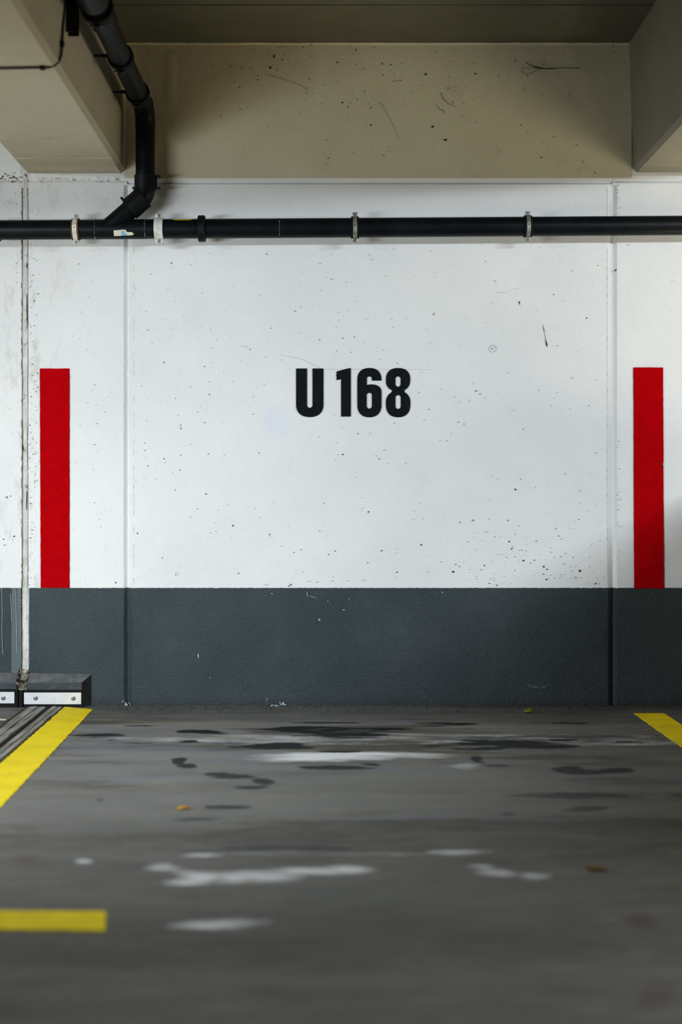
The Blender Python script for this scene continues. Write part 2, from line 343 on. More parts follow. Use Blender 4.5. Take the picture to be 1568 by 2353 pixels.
def blob(bm, px, py, r, y, mi=0, stretch=1., ang=0., n=9):
    ctr = W(px,py,y)
    rr = [r*random.uniform(.65,1.2) for _ in range(n)]
    vs = []
    for k in range(n):
        a = 2*math.pi*k/n
        ex, ez = rr[k]*math.cos(a)*stretch, rr[k]*math.sin(a)/stretch
        vs.append(bm.verts.new(ctr+Vector(((ex*math.cos(ang)-ez*math.sin(ang))*S,0,(ex*math.sin(ang)+ez*math.cos(ang))*S))))
    bm.faces.new(vs).material_index = mi
def line_mark(bm, pts, w, y, mi=0):
    for (a,b_,w0,w1) in zip(pts, pts[1:], w, w[1:]):
        A, B = W(*a,y), W(*b_,y); t = (B-A).normalized(); nrm = Vector((-t.z,0,t.x))
        vs = [bm.verts.new(p) for p in (A-nrm*w0*S/2, B-nrm*w1*S/2, B+nrm*w1*S/2, A+nrm*w0*S/2)]
        bm.faces.new(vs).material_index = mi
def build_marks(name, L, parent, y, extra, rnd, avoid):
    bm = bmesh.new()
    for px,py,r,f in L:
        if any(a<px<b for a,b in avoid): continue
        if f == 't':
            blob(bm, px,py, max(.55,r*.22), y, 1, 3.2, random.uniform(-.35,.35))
            for _ in range(4): blob(bm, px+random.uniform(-r,r),py+random.uniform(-1,1), random.uniform(.35,.8), y, 1)
        elif f == 'r':      # chipped outline
            n = random.randint(5,8); a0 = random.uniform(0,6)
            for k in range(n):
                if random.random()<.25: continue
                a = a0+6.28*k/n; blob(bm, px+math.cos(a)*r*.7, py+math.sin(a)*r*.9, r*random.uniform(.14,.30), y, random.choice((0,1,1)), 1.6, a+1.57)
        elif f == 'g':
            blob(bm, px,py,r*.75,y,1, random.uniform(.8,1.4), random.uniform(0,3))
            blob(bm, px+r*.2,py-r*.2,r*.3,y-.0002,0)
        else: blob(bm, px,py,r*.8,y,0, random.uniform(.85,1.25), random.uniform(0,3))
    for px,py,r in rnd:
        if any(a<px<b for a,b in avoid): continue
        blob(bm, px,py,r,y,random.choice((0,1,1)), random.uniform(.8,1.5), random.uniform(0,3), 6)
    extra(bm)
    o = obj(name, bm, [M['pit'], M['pitg'], M['fleck'], M['paper']], parent); o['kind']='stuff'
    return o
def low_extra(bm):
    y=-.0034
    line_mark(bm, [(1248,746),(1250.5,757),(1252,765),(1254.5,781),(1256.5,789),(1258,797)], [.5,1.4,.7,1,2.6,1], y)
    line_mark(bm, [(1193.5,694),(1196,702)],[1.2,.5],y); line_mark(bm, [(1194,692),(1192.5,700)],[1.2,.5],y)
    line_mark(bm, [(1417,617.5),(1414.5,621),(1412.5,624)],[1,3,1],y)
    line_mark(bm, [(1446,561),(1444.5,564)],[1,.8],y)
    # dark split in the sealant edge
    for a,b in (((62,675),(62.6,755)),((61.5,604),(62,617)),((61.5,1128),(61.2,1172))):
        line_mark(bm,[a,((a[0]+b[0])/2,(a[1]+b[1])/2),b],[1.2,2.2,.8],y)
    # faint ruled line behind the lettering and hairline cracks
    line_mark(bm, [(745,848),(860,848.3),(992,849)],[.4,.35,.3],y,1)
    line_mark(bm, [(644,815),(690,824),(722,838),(735,845)],[.4,.4,.4,.3],y,1)
    line_mark(bm, [(1140,673),(1165,672),(1180,665),(1200,660)],[.4,.4,.4,.3],y,1)
    # grime lines along the grooves
    for k in range(46):
        a=428+k*20; 
        if 490<a<560: continue
        line_mark(bm,[(1396.8+random.uniform(-.4,.4),a),(1396.8+random.uniform(-.4,.4),a+10),(1396.8,a+20)],[.3,random.uniform(.5,1.1),.3],y,1)
        if a>560 and random.random()<.8: line_mark(bm,[(307+random.uniform(-.3,.3),a),(307,a+9),(307.3,a+18)],[.2,random.uniform(.4,.7),.2],y,1)
    for _ in range(40):
        t=random.random(); blob(bm, 2+t*60, 408+random.gauss(0,4)+(abs(t-.7)<.2)*random.uniform(-12,14), random.uniform(.6,2.2), y, random.choice((0,0,1)), random.uniform(.8,1.8), random.uniform(-.5,.5))
    for _ in range(70): blob(bm, random.uniform(90,285), 412+random.gauss(0,3), random.uniform(.4,1.3), y, random.choice((0,1,1)), 1.5, random.uniform(-.5,.5))
    for _ in range(60): blob(bm, 1419+abs(random.gauss(0,4)), random.choice((random.gauss(440,25),random.uniform(1000,1320))), random.uniform(.4,1.2), y, random.choice((0,1,1,1)), 1.3, random.uniform(0,3))
    # round plug
    for k in range(26):
        a0,a1 = 6.283*k/26, 6.283*(k+1)/26
        line_mark(bm, [(1132.5+8.3*math.cos(a0),801+7.8*math.sin(a0)),(1132.5+8.3*math.cos(a1),801+7.8*math.sin(a1))],[.8,.8],y,1)
    blob(bm,1132,801,2.4,y,1)
    blob(bm,1506,1046.5,1.5,-.0047,0); line_mark(bm,[(1515.5,1059),(1519,1066),(1522,1073),(1524.5,1076)],[2.2,.8,.7,1.8],-.0047); blob(bm,1525,1067,1.8,-.0047,2,.7); blob(bm,1524.5,1071,1.5,-.0047,0)
    for a_,b_ in (((103,1022),(112,1020)),((100,1034),(114,1032)),((107,1077),(108,1090)),((109,1112),(110,1118)),((107,1160),(109,1175)),((97,1060),(98,1062)),((115,1308),(126,1311))):
        line_mark(bm,[a_,((a_[0]+b_[0])/2,(a_[1]+b_[1])/2+.8),b_],[.3,.8,.3],-.0047)
    # pale flecks on the grey band
    blob(bm,456,1507,3.2,y,2,.55); blob(bm,483,1557,1.2,y,2); blob(bm,625,1364.5,1.6,y,2)
    line_mark(bm,[(706,1361),(707,1370)],[1.5,2],y,2); line_mark(bm,[(712,1370),(728,1374)],[.8,.8],y,2)
    blob(bm,734,1424,2.5,y,2); blob(bm,790,1401.5,2,y,2,1.8); blob(bm,754,1381,1.3,y,2)
    line_mark(bm,[(615,1604),(612,1612)],[1.6,.8],y,2)
    for a,b,w in (((1205,1571),(1224,1576),1.2),((1216,1576),(1240,1581),2.),((1238,1581.5),(1258,1578),2.4),((1256,1578),(1263,1572),2)):
        for _ in range(9):
            t=random.random(); blob(bm,a[0]+(b[0]-a[0])*t,a[1]+(b[1]-a[1])*t+random.uniform(-1,1),random.uniform(.5,1.0)*w*.55,y,2 if random.random()<.5 else 1,1.6)
    blob(bm,1017,1361,1.8,y,2); blob(bm,803,1377,1.3,y,2)
    for px,pts in ((4,(1352,1400,1450,1505)),(24,(1365,1395,1430)),(36,(1358,1395,1440,1500))):
        line_mark(bm, [(px+random.uniform(-1.5,1.5)+ (i*.7),p) for i,p in enumerate(pts)], [.9]*len(pts), y, 2)
    for k in range(60):      # dribbled pale edge of the sealant on the grey band
        t=k/60; blob(bm, 47.3+t*1.5+random.uniform(-.6,.6), 1352+t*190, random.uniform(.5,1.0), y, 2)
        blob(bm, 67.5+random.uniform(-.6,.6), 1352+t*175, random.uniform(.4,.8), y, 2)
rndl = [(random.uniform(5,1560), random.uniform(565,1345), abs(random.gauss(0,.35))+.35) for _ in range(520)]
rndl += [(random.uniform(1080,1390), 1345-abs(random.gauss(0,60)), abs(random.gauss(0,.5))+.4) for _ in range(120)]
rndl += [(random.uniform(5,280), random.uniform(430,495), abs(random.gauss(0,.5))+.4) for _ in range(50)]
rndl += [(abs(random.gauss(0,9))+67, random.uniform(560,1345), abs(random.gauss(0,.6))+.4) for _ in range(150)]
build_marks('wall_pitting', ML, wall, -.0034, low_extra, rndl, [(46,68),(282,306),(1395,1420),(90,163),(1453,1528)])
def up_extra(bm):
    y=-.0085
    line_mark(bm,[(1013,212),(1018,226),(1030,238),(1048,246)],[.8,.9,.7,.4],y)
    line_mark(bm,[(1002,238),(1009,250),(1020,255),(1023,261)],[.5,.7,1,.5],y)
    line_mark(bm,[(875,235),(892,265),(908,296),(915,318)],[.4,.5,.4,.3],y)
    line_mark(bm,[(610,170),(640,178),(690,195),(706,206)],[.4,.5,.4,.8],y)
    line_mark(bm,[(900,187),(925,185)],[.5,.7],y); line_mark(bm,[(640,110),(662,106)],[.6,.4],y)
rndu = [(300+1140*random.random()**.7, 106+abs(random.gauss(0,75)), abs(random.gauss(0,.45))+.4) for _ in range(330)]
rndu = [p for p in rndu if p[1]<400]
build_marks('wall_pitting', UP, up, -.0085, up_extra, rndu, [(0,300),(1446,1600)])

# sealant bead in the expansion joint: lumpy strip, thing built into the wall
zsA = np.arange(zz(1545), zz(412), .006); us = np.linspace(0,1,9)
U, ZA = np.meshgrid(us, zsA, indexing='ij')
wob = fbm(ZA*0+3, ZA, 21, 4, 7)
lump = fbm(U*.25, ZA, 22, 4, 22)
dad = ZA < DADO
left = np.where(dad, W(48.5,0).x, W(51,0).x)+wob*.006; right = np.where(dad, W(66.5,0).x, W(63.5,0).x)-wob*.006
XAe = left+(right-left)*U
YA = .011*np.clip(1-U*3,0,1)-.0035*np.sin(np.pi*U)-lump*.010*(1-.5*U)
o = link('trim_1', grid_mesh('trim_1', np.stack([XAe,YA,ZA],-1).reshape(-1,3), len(us), len(zsA)), M['seal'], smooth=True); tag(o, kind='structure')

# ------------------------------------------------------------------ floor
fx = lines(-9, 9, .5, [(-1.6,1.6,.0065)]); fy = lines(-13, .03, .4, [(-4.1,.03,.010)])
FX, FY = np.meshgrid(fx, fy, indexing='ij')
d = np.clip(FY+D, .3, None)
PX = CX+FX*F/d; PY = CY+F*CZ/d
wx = fbm(FX*.5,FY*1.3,41,6,6)*1.3; wy = fbm(FX*.4,FY*1.5,42,6,7)*1.2; w2 = fbm(FX,FY,43,4,2.2)
def stain(L, warp=1.):
    m = np.zeros_like(FX)
    for px,py,rx,ry,s in L:
        k = (py-CY)/F/CZ                      # pixel -> metres at that row
        ex = (PX-px)/rx + wx*2.1*warp; ey = (PY-py)/ry + wy*2.0*warp
        m = np.maximum(m, s*np.clip(1.35-np.sqrt(ex*ex+ey*ey),0,1))
    return m
dark = stain([(470,1679,55,5,1),(430,1681,25,3,.8),(420,1703,30,4,.8),(620,1713,85,7,1.1),(690,1717,50,4,.9),(560,1716,60,3,.7),(790,1689,90,6,.75),
 (1130,1707,110,9,.9),(1200,1716,90,6,1),(1060,1701,60,5,.7),(1120,1720,70,5,.8),(800,1727,70,3.2,1.3),(760,1766,85,5,1.),(850,1759,30,4,.7),(415,1745,22,5,1),(425,1760,26,6,1),(408,1750,15,9,.9),
 (520,1786,70,5,.9),(600,1797,36,10,1.1),(560,1811,60,4,.8),(490,1780,40,4,.8),(500,1857,50,7,1.1),(435,1884,60,4,.6),(1310,1771,40,9,1.1),(1335,1774,75,6,1.1),(1420,1770,40,5,1),
 (1325,1858,50,8,1),(1170,1872,32,4,.7),(610,1950,80,6,1.1),(760,1951,80,6,1.),(700,1946,50,3,.7),(1100,1745,22,6,.7),(1150,1760,50,6,.6),(250,1690,90,6,.75),(330,1668,60,2,.6),(1280,1700,60,3,.7),
 (1000,1663,80,4,.6),(1060,1675,90,4,.5),(730,1660,90,2,.7),(1420,1706,70,4,.55),(230,1838,20,4,.6),(250,1700,20,2,.6),(480,1792,14,3,.6),(1540,1800,40,5,.5),(1330,1660,90,3,.5),(900,1975,30,3,.4),(1000,1665,40,3,.6)], .9)
pale = stain([(770,1738,130,9,1.4),(700,1744,110,10,1.2),(860,1733,130,7,1.3),(980,1735,90,7,.8),(650,1738,80,8,.6),(430,2012,85,16,.95),(380,1994,60,10,.8),(560,2014,120,15,.9),(700,2004,130,9,.9),(800,2002,50,10,.9),
 (430,2025,60,10,.9),(1130,1992,45,8,.7),(1150,2005,60,12,.75),(1230,2012,40,12,.6),(515,2123,105,15,.75),(480,1966,50,4,.7),(180,1980,25,7,.6),(900,1963,200,3,.5),(640,1962,120,3,.5),(1080,1960,70,6,.6),(1410,2110,60,20,.3),(1060,1760,60,10,.4)], .7)
bluish = stain([(400,1735,260,22,.7),(250,1720,120,30,.7),(560,1745,160,14,.7),(720,1869,90,4,.8),(1000,1880,300,5,.75),(1250,1886,220,5,.65),(200,1770,160,40,.5),(1130,1750,140,16,.45),(120,2150,200,40,.3)],.8)
brown = stain([(800,1690,220,9,1.),(1000,1685,260,10,.8),(560,1690,150,8,.5),(700,1935,190,14,.6),(860,1868,160,8,.5),(1480,1905,260,24,.6),(1250,1770,260,20,.3),(1300,1830,330,14,.5),(1250,1660,260,9,.5),(1300,1950,420,60,.45),(600,2090,600,60,.3)],.8)
sand = stain([(450,1660,180,9,.6),(320,1668,90,4,.9),(500,1695,90,5,.8),(650,1687,80,4,.5),(350,1802,40,8,.8),(390,1806,18,4,.8),(570,2024,30,7,.8),(900,1702,140,4,.6),(700,1722,60,2,.8),(1385,1998,38,11,.35),(250,1655,120,4,.5)],.8)
redm = stain([(50,1975,40,25,.5),(1490,2115,40,16,.7),(60,1910,50,15,.4),(1500,2290,60,45,.6)],.6)
zone = np.clip((1960-PY)/160,0,1)*np.clip((PY-1645)/25,0,1)*(np.abs(FX)<1.6)
g1 = fbm(FX*.38,FY*1.5,61,6,3.2); g2 = fbm(FX*.3,FY*1.5,62,6,3.2); g3 = fbm(FX*.35,FY*1.6,63,6,2.6); g4 = fbm(FX*.16,FY*1.4,64,6,2.4)
dark = np.maximum(dark, np.clip((g1-.13)/.10,0,1)*zone*.64*(pale<.12))
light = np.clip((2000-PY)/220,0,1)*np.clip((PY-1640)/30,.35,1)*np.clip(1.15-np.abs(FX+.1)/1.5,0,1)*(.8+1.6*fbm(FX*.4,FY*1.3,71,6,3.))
brown = np.maximum(brown, np.clip((g2-.02)/.15,0,1)*np.clip(zone+.35,0,1)*.9)
sand = np.maximum(sand, np.clip((g3-.12)/.12,0,1)*zone*.55)
bluish = np.maximum(bluish, np.clip((-g1-.10)/.12,0,1)*np.clip(zone+.2,0,1)*.6)
streak = np.clip(.5+g4*2.6,0,1)
pale = np.maximum(pale, np.clip((-g4-.13)/.1,0,1)*zone*.42)
redm += 0
me = grid_mesh('floor', np.stack([FX,FY,np.where(FY>-.06,(FY+.06)*.10,0)*0+np.zeros_like(FX)],-1).reshape(-1,3), len(fx), len(fy))
for n_, a in (('dark',dark),('pale',pale),('bluish',bluish),('brown',brown),('sand',sand),('red',redm),('light',light),('streak',streak)):
    at = me.attributes.new(n_,'FLOAT','POINT'); at.data.foreach_set('value', a.astype(np.float32).ravel())
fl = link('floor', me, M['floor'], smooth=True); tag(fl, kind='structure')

# ------------------------------------------------------------------ ceiling and beams
bm = bmesh.new()
YS = -.47                                   # formwork seam
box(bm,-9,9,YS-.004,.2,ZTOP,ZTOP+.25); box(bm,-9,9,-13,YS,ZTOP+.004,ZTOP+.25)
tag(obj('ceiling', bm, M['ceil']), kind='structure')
def beam(name, x0, x1, x0t, x1t, zb, y1=-13, lip=0., m='beam'):
    bm = bmesh.new(); c = .017
    prof = [(x0t,ZTOP+.05),(x0,zb+c),(x0+c,zb),(x1-c,zb),(x1,zb+c),(x1t,ZTOP+.05)]
    ends = []
    ysl = [.1, -.262, -.2625, y1] if lip else [.1, y1]
    for i,y in enumerate(ysl):
        dz = lip if (lip and i>=2) else 0
        ends.append([bm.verts.new((x,y,z+(dz if z<zb+.05 else 0))) for x,z in prof])
    for a,b in zip(ends, ends[1:]):
        for k in range(len(prof)): bm.faces.new((a[k],a[(k+1)%len(prof)],b[(k+1)%len(prof)],b[k]))
    bm.faces.new(ends[0]); bm.faces.new(ends[-1][::-1])
    return tag(obj(name, bm, M[m]), kind='structure')
ZB = zz(398)
beam('beam_left', W(56,0).x, W(287,0).x, W(54,0).x, W(290,0).x, ZB, lip=.0035)
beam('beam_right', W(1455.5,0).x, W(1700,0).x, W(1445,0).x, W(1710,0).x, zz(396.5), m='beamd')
# unseen low block off to the right, added to shade the wall's lower corner
bm = bmesh.new(); box(bm, 1.80, 1.98, -3.6, -.34, 0, 1.06)
tag(obj('shade_block_right', bm, M['plinth'], bevel=.01), kind='structure')

# ------------------------------------------------------------------ plinth blocks at the foot of the joint, with metal plates
PD = .040
def plinth(name, xl, xr, mitre):
    bm = bmesh.new(); zt, zf = zz(1545), zz(1566)
    back = .002
    xe = xr
    xb = W(211,0).x if mitre else xr
    v = {k: bm.verts.new(p) for k,p in dict(
        a=(xl,-PD,0), b=(xe,-PD,0), c=(xe,-PD,zf), d_=(xl,-PD,zf),
        e=(xl,back,zt), f=(xb,back,zt+.0 if not mitre else zz(1549)), g=(xb,back,0), h=(xl,back,0)).items()}
    for ks,mi in ((('a','b','c','d_'),0),(('d_','c','f','e'),1),(('b','g','f','c'),2 if mitre else 0),(('a','d_','e','h'),0),(('h','g','b','a'),0),(('e','f','g','h'),0)):
        bm.faces.new([v[k] for k in ks]).material_index = mi
    return tag(obj(name, bm, [M['plinth'],M['plinth_top'],M['plinth_end']]), kind='structure')
plinth('trim_2', W(62,0,-PD).x, W(188,0,-PD).x, True)
plinth('trim_3', -3.2, W(38,0,-PD).x, False)
# crumbling joint filler between the blocks
bm = bmesh.new()
xa, xb = W(38,0,-PD).x-.001, W(62,0,-PD).x+.001
nx_, nz_ = 12, 14
vs = []
for i in range(nx_+1):
    row=[]
    for j in range(nz_+1):
        t=j/nz_; z=zz(1583)*(1-t)+zz(1537)*t; 
        y=-PD*min(1,max(0,(zz(1545)-z)/(zz(1545)-zz(1566))))
        row.append(bm.verts.new((xa+(xb-xa)*i/nx_, y-.002+random.uniform(-.006,.004), z)))
    vs.append(row)
for i in range(nx_):
    for j in range(nz_): bm.faces.new((vs[i][j],vs[i+1][j],vs[i+1][j+1],vs[i][j+1]))
tag(obj('trim_4', bm, M['mortar'], smooth=True), kind='structure')
bm = bmesh.new()
box(bm, W(35,0,-PD).x, W(41.5,0,-PD).x, -PD-.004, .0, 0, zz(1584)); box(bm, W(43.5,0,-PD).x, W(53,0,-PD).x, -PD-.006, 0, 0, zz(1583))
tag(obj('trim_5', bm, M['rubber'], bevel=.002), kind='structure')

def cover_plate(label, px0, px1, py0, py1, bolts, grp='white plates on the plinth'):
    yf = -PD-.006
    t = thing('metal_plate', label, 'metal plate', W((px0+px1)/2, py1, yf), grp)
    bm = bmesh.new()
    a,b = W(px0,py0,yf), W(px1,py1,yf)
    box(bm, a.x,b.x,yf,-PD+.001,b.z,a.z)
    obj('plate', bm, M['plate'], t, bevel=.0012)
    bm = bmesh.new(); g = W(px0,py0-6,yf)
    box(bm, a.x-.001,b.x+.004,yf+.001,-PD+.001,a.z-.001,g.z)
    obj('gasket', bm, M['rubber'], t)
    bm = bmesh.new(); box(bm, a.x,b.x+.004,yf+.002,-PD+.001,.0005,b.z+.001); obj('bottom_strip', bm, M['rubber'], t)
    for bx,by in bolts:
        c = W(bx,by,yf)
        bm = tube(c+Vector((0,-.0005,0)), (0,1,0), [(-.0015,.0015),(.001,.0015),(.001,.0098),(-.0010,.0098),(-.0015,.0090)], 24)
        tube(c, (0,1,0), [(-.0055,.0006),(-.0055,.0048),(-.003,.0068),(.001,.0068),(.001,.0006)], 20, bm)
        obj('bolt', bm, M['bolt'], t, smooth=True)
cover_plate('white metal plate on the plinth beside the yellow line, two bolts in view', 54.8,186.5,1591.5,1618.5,[(82,1604),(168.7,1604.6)])
cover_plate('white metal plate cut by the edge of the photo, one bolt in view', -140,33,1590,1616.5,[(7.7,1604),(-100,1604)])

# ------------------------------------------------------------------ expansion joint in the floor
SK = -.020                                    # the joint runs slightly askew: dx per metre of y
def skew_prism(bm, x0, x1, y0, y1, z0, z1, mi=0):
    v = [bm.verts.new(p) for p in ((x0+SK*y0,y0,z0),(x1+SK*y0,y0,z0),(x1+SK*y1,y1,z0),(x0+SK*y1,y1,z0),(x0+SK*y0,y0,z1),(x1+SK*y0,y0,z1),(x1+SK*y1,y1,z1),(x0+SK*y1,y1,z1))]
    for f in ((0,3,2,1),(4,5,6,7),(0,1,5,4),(1,2,6,5),(2,3,7,6),(3,0,4,7)): bm.faces.new([v[i] for i in f]).material_index=mi
t = thing('expansion_joint', 'worn metal expansion joint profile in the floor left of the yellow line', 'expansion joint', (-1.24,-1.5,0))
Y0, Y1 = -.055, -5.6
for (x0,x1) in ((-1.312,-1.236),(-1.214,-1.166)):
    bm = bmesh.new(); w = x1-x0
    skew_prism(bm,x0,x1,Y0,Y1,.0002,.003)
    skew_prism(bm,x0+w*.12,x0+w*.50,Y0,Y1,.003,.0062); skew_prism(bm,x0+w*.60,x1-w*.05,Y0,Y1,.003,.0048)
    obj('rail', bm, M['rail'], t)
bm = bmesh.new(); skew_prism(bm,-1.236,-1.214,Y0,Y1,.0002,.0010); obj('rubber_seal', bm, M['rubber'], t)
for x0,x1 in ((-1.326,-1.312),(-1.166,-1.157)):
    bm = bmesh.new(); skew_prism(bm,x0,x1,Y0,Y1,.0002,.0022); obj('dirt_edge', bm, M['dirtm'], t)

# ------------------------------------------------------------------ painted markings
def ragged(pts, n=60, amp=.002):
    out=[]
    for a,b in zip(pts, pts[1:]+pts[:1]):
        a,b=Vector(a),Vector(b); L=(b-a).length; k=max(2,int(L/.02)); nrm=Vector((-(b-a).y,(b-a).x)).normalized()
        for i in range(k):
            p=a+(b-a)*i/k+nrm*(random.uniform(-amp,amp) if i else 0); out.append(p)
    return out
def slab(name, pts, tofn, off, mat_, amp):
    bm = bmesh.new(); P = ragged([Vector(p) for p in pts], amp=amp)
    a = [bm.verts.new(tofn(p,0)) for p in P]; b = [bm.verts.new(tofn(p,off)) for p in P]
    bm.faces.new(a); bm.faces.new(b[::-1])
    for i in range(len(P)): bm.faces.new((a[i],a[(i+1)%len(P)],b[(i+1)%len(P)],b[i]))
    return obj(name, bm, mat_)
onf = lambda p,o: Vector((p.x,p.y,.0003+o))
tag(slab('yellow_floor_line', [G(149,1625).xy,G(213,1631).xy,G(0,1857).xy,(-.93,-3.06),(-.86,-5.6),(-1.03,-5.6),G(0,1756).xy], onf, .0022, M['yellow'], .0025),
    'long yellow parking line running along the floor joint below the plinth', 'parking line', 'yellow floor lines')
tag(slab('yellow_floor_line', [G(1457,1640).xy,G(1527,1640).xy,G(1568,1667).xy,(1.397,-5.2),(1.272,-5.2),G(1568,1718).xy], onf, .0022, M['yellow'], .002),
    'yellow parking line below the red stripe on the shaded side', 'parking line', 'yellow floor lines')
tag(slab('yellow_floor_line', [G(0,2093).xy+Vector((-.22,0)),G(243,2097).xy,G(240,2141).xy,G(0,2134).xy+Vector((-.22,0))], onf, .0028, M['yellow'], .002),
    'short blurred yellow bar across the floor close to the camera', 'parking line', 'yellow floor lines')
onw = lambda p,o: Vector((p.x,-.0036-o,p.y))
w2v = lambda px,py: (W(px,py).x, W(px,py).z)
tag(slab('painted_red_stripe', [w2v(92,847),w2v(160,847),w2v(160,1350.5),w2v(94,1350.5)], onw, .0008, M['red'], .0006),
    'vertical red painted stripe beside the sealed wall joint, fully lit', 'painted stripe', 'red wall stripes')
tag(slab('painted_red_stripe', [w2v(1456,844.5),w2v(1524,844.5),w2v(1526,1352),w2v(1457.5,1352)], onw, .0008, M['red'], .0006),
    'vertical red painted stripe with chipped edge, half in shade', 'painted stripe', 'red wall stripes')

# bay number, glyph outlines in the zoomed crop's coordinates
ZK = 1568/340
def zc(x,y): return W(640+x/ZK, 820+y/ZK)
def arc(cx,cy,rx,ry,a0,a1,n=14,e=2.):
    out=[]
    for i in range(n+1):
        a=math.radians(a0+(a1-a0)*i/n); c,s=math.cos(a),math.sin(a)
        out.append((cx+rx*math.copysign(abs(c)**(2/e),c), cy+ry*math.copysign(abs(s)**(2/e),s)))
    return out
def pill(x0,x1,y0,y1):
    r=(x1-x0)/2; c=(x0+x1)/2
    return arc(c,y0+r,r,r,180,360)+arc(c,y1-r,r,r,0,180)
e=2.35
glyph = {
 'U': [[(188,124),(303,124)]+arc(332.5,512,29.5,29,180,0)+[(362,124),(477,124)]+arc(332.5,500,144.5,138,0,180,28,e)],
 '1': [[(767,119),(767,633),(665,633),(665,236),(617,248),(617,155),(737,123)]],
 '6': [[(1092,252),(992,252)]+arc(964.5,235,27.5,28,0,-180)+[(937,318)]+arc(985,372,107,80,-118,0,14,2.2)+arc(964.5,505,127.5,135,0,180,28,e)+arc(964.5,245,127.5,126,180,350,28,e), pill(935,992,381,549)],
 '8': [arc(1268.5,240,128,121,180,360,26,e)+[(1396,262)]+arc(1300,262,95,97,0,68,10,2.)+[(1337,362)]+arc(1295,478,103,112,-66,0,10,2.)+arc(1269,505,129,135,0,180,28,e)+arc(1243,478,103,112,180,246,10,2.)+[(1205,358)]+arc(1236,262,96,97,112,180,10,2.), pill(1240,1296,207,317), pill(1240,1297.5,405,552)],
}
bay = thing('bay_number', 'black bay number U 168 lettered on the white wall', 'lettering', zc(790,636))
for ch in 'U168':
    cu = bpy.data.curves.new('glyph','CURVE'); cu.dimensions='2D'; cu.fill_mode='BOTH'; cu.extrude=.0004
    for ol in glyph[ch]:
        sp = cu.splines.new('POLY'); sp.points.add(len(ol)-1); sp.use_cyclic_u=True
        for i,(x,y) in enumerate(ol):
            w = zc(x,y); sp.points[i].co = (w.x,w.z,0,1)
    tmp = bpy.data.objects.new('glyph',cu); COL.objects.link(tmp)
    bpy.context.view_layer.update()
    me = bpy.data.meshes.new_from_object(tmp.evaluated_get(bpy.context.evaluated_depsgraph_get()))
    bpy.data.objects.remove(tmp)
    me.transform(Matrix(((1,0,0,0),(0,0,-1,-.0042),(0,1,0,0),(0,0,0,1))))
    me.materials.clear()
    o = link('letter' if ch=='U' else 'digit', me, M['black'], bay)
    o['label'] = 'letter U' if ch=='U' else 'digit '+ch

# ------------------------------------------------------------------ drain pipe
YP = -.11; R = .0412
pL, pR = W(-260,530.5,YP), W(1790,516.5,YP)
def onpipe(px):
    sx = (px-CX)*(D+YP)/F; t=(sx-pL.x)/(pR.x-pL.x); return pL+(pR-pL)*t
ax = (pR-pL).normalized()
dp = thing('drain_pipe', 'black plastic drain pipe with angled branch and riser along the white wall', 'pipe', onpipe(300))
bm = bmesh.new(); sweep(bm,[pL,onpipe(220)],R,40); sweep(bm,[onpipe(220),onpipe(335)],R+.0006,40); sweep(bm,[onpipe(335),onpipe(643)],R,40); sweep(bm,[onpipe(643),pR],R,40)
run = obj('pipe_run', bm, M['pipe'], dp, smooth=True)
for px in (220,335,643): obj('weld_seam', ring(onpipe(px),ax,.0035,R-.002,R+.0022), M['weld'], dp, smooth=True)
obj('coupling', ring(onpipe(464),ax,.030,R-.002,.0565,.003), M['fitting'], dp, smooth=True)
obj('coupling', ring(onpipe(-3),ax,.012,R-.002,.049,.003), M['fitting'], dp, smooth=True)
b0 = onpipe(246); b1 = W(320,463.5,YP); el0 = W(334,436,YP); elc = W(334,452,YP)
bm = bmesh.new(); sweep(bm,[b0,b0.lerp(b1,.5),b1],R*.98,40); obj('branch', bm, M['pipe'], dp, smooth=True)
bm = bmesh.new(); sweep(bm,bez(b1-(b1-b0)*.05,elc,el0,12),R,40); obj('elbow', bm, M['pipe'], dp, smooth=True)
bd = (b1-b0).normalized(); sc = W(314.7,468.5,YP)
def sleeve(c, axis, length, lugdir):
    s = obj('coupling', ring(c,axis,length,R-.002,R+.0055,.0015), M['fitting'], dp, smooth=True)
    a = Vector(axis).normalized(); l = Vector(lugdir).normalized()
    for k in (-1,1):
        p = c+a*length*.40*k+l*(R+.003)
        bm = bmesh.new(); sweep(bm,[p,p+l*.018,p+l*.0181,p+l*.022],[.0055,.0055,.0042,.0042],14)
        obj('terminal', bm, M['fitting'], s, smooth=True)
    bm = bmesh.new(); p = c+l*(R+.006); 
    v = a.cross(l)
    for sgn in (0,):
        vs=[bm.verts.new(p+a*i*length*.40+v*j*.006+l*k*.004) for i in (-1,1) for j in (-1,1) for k in (-1,1)]
    bmesh.ops.convex_hull(bm, input=bm.verts); obj('terminal_bridge', bm, M['fitting'], s)
sleeve(sc, bd, 44*S, Vector((-bd.z,0,bd.x)))
sleeve(W(334,420,YP), (0,0,1), 33*S, (1,-.1,0))
xr = W(334,400,YP).x; ZR = CZ+(CY-250)*(D+YP)/F
bm = bmesh.new(); sweep(bm,[el0-Vector((0,0,.004)),Vector((xr,YP,ZR-.075))],R,40); obj('riser', bm, M['pipe'], dp, smooth=True)
bm = bmesh.new(); sweep(bm,bez((xr,YP,ZR-.08),(xr,YP,ZR),(xr,YP-.085,ZR),14),R+.001,40); obj('elbow', bm, M['pipe'], dp, smooth=True)
bm = bmesh.new(); sweep(bm,[(xr,YP-.08,ZR),(xr,-3.4,ZR)],R,40); obj('overhead_pipe', bm, M['pipe'], dp, smooth=True)
obj('weld_seam', ring((xr,YP,ZR-.078),(0,0,1),.003,R-.002,R+.0025), M['fitting'], dp, smooth=True)
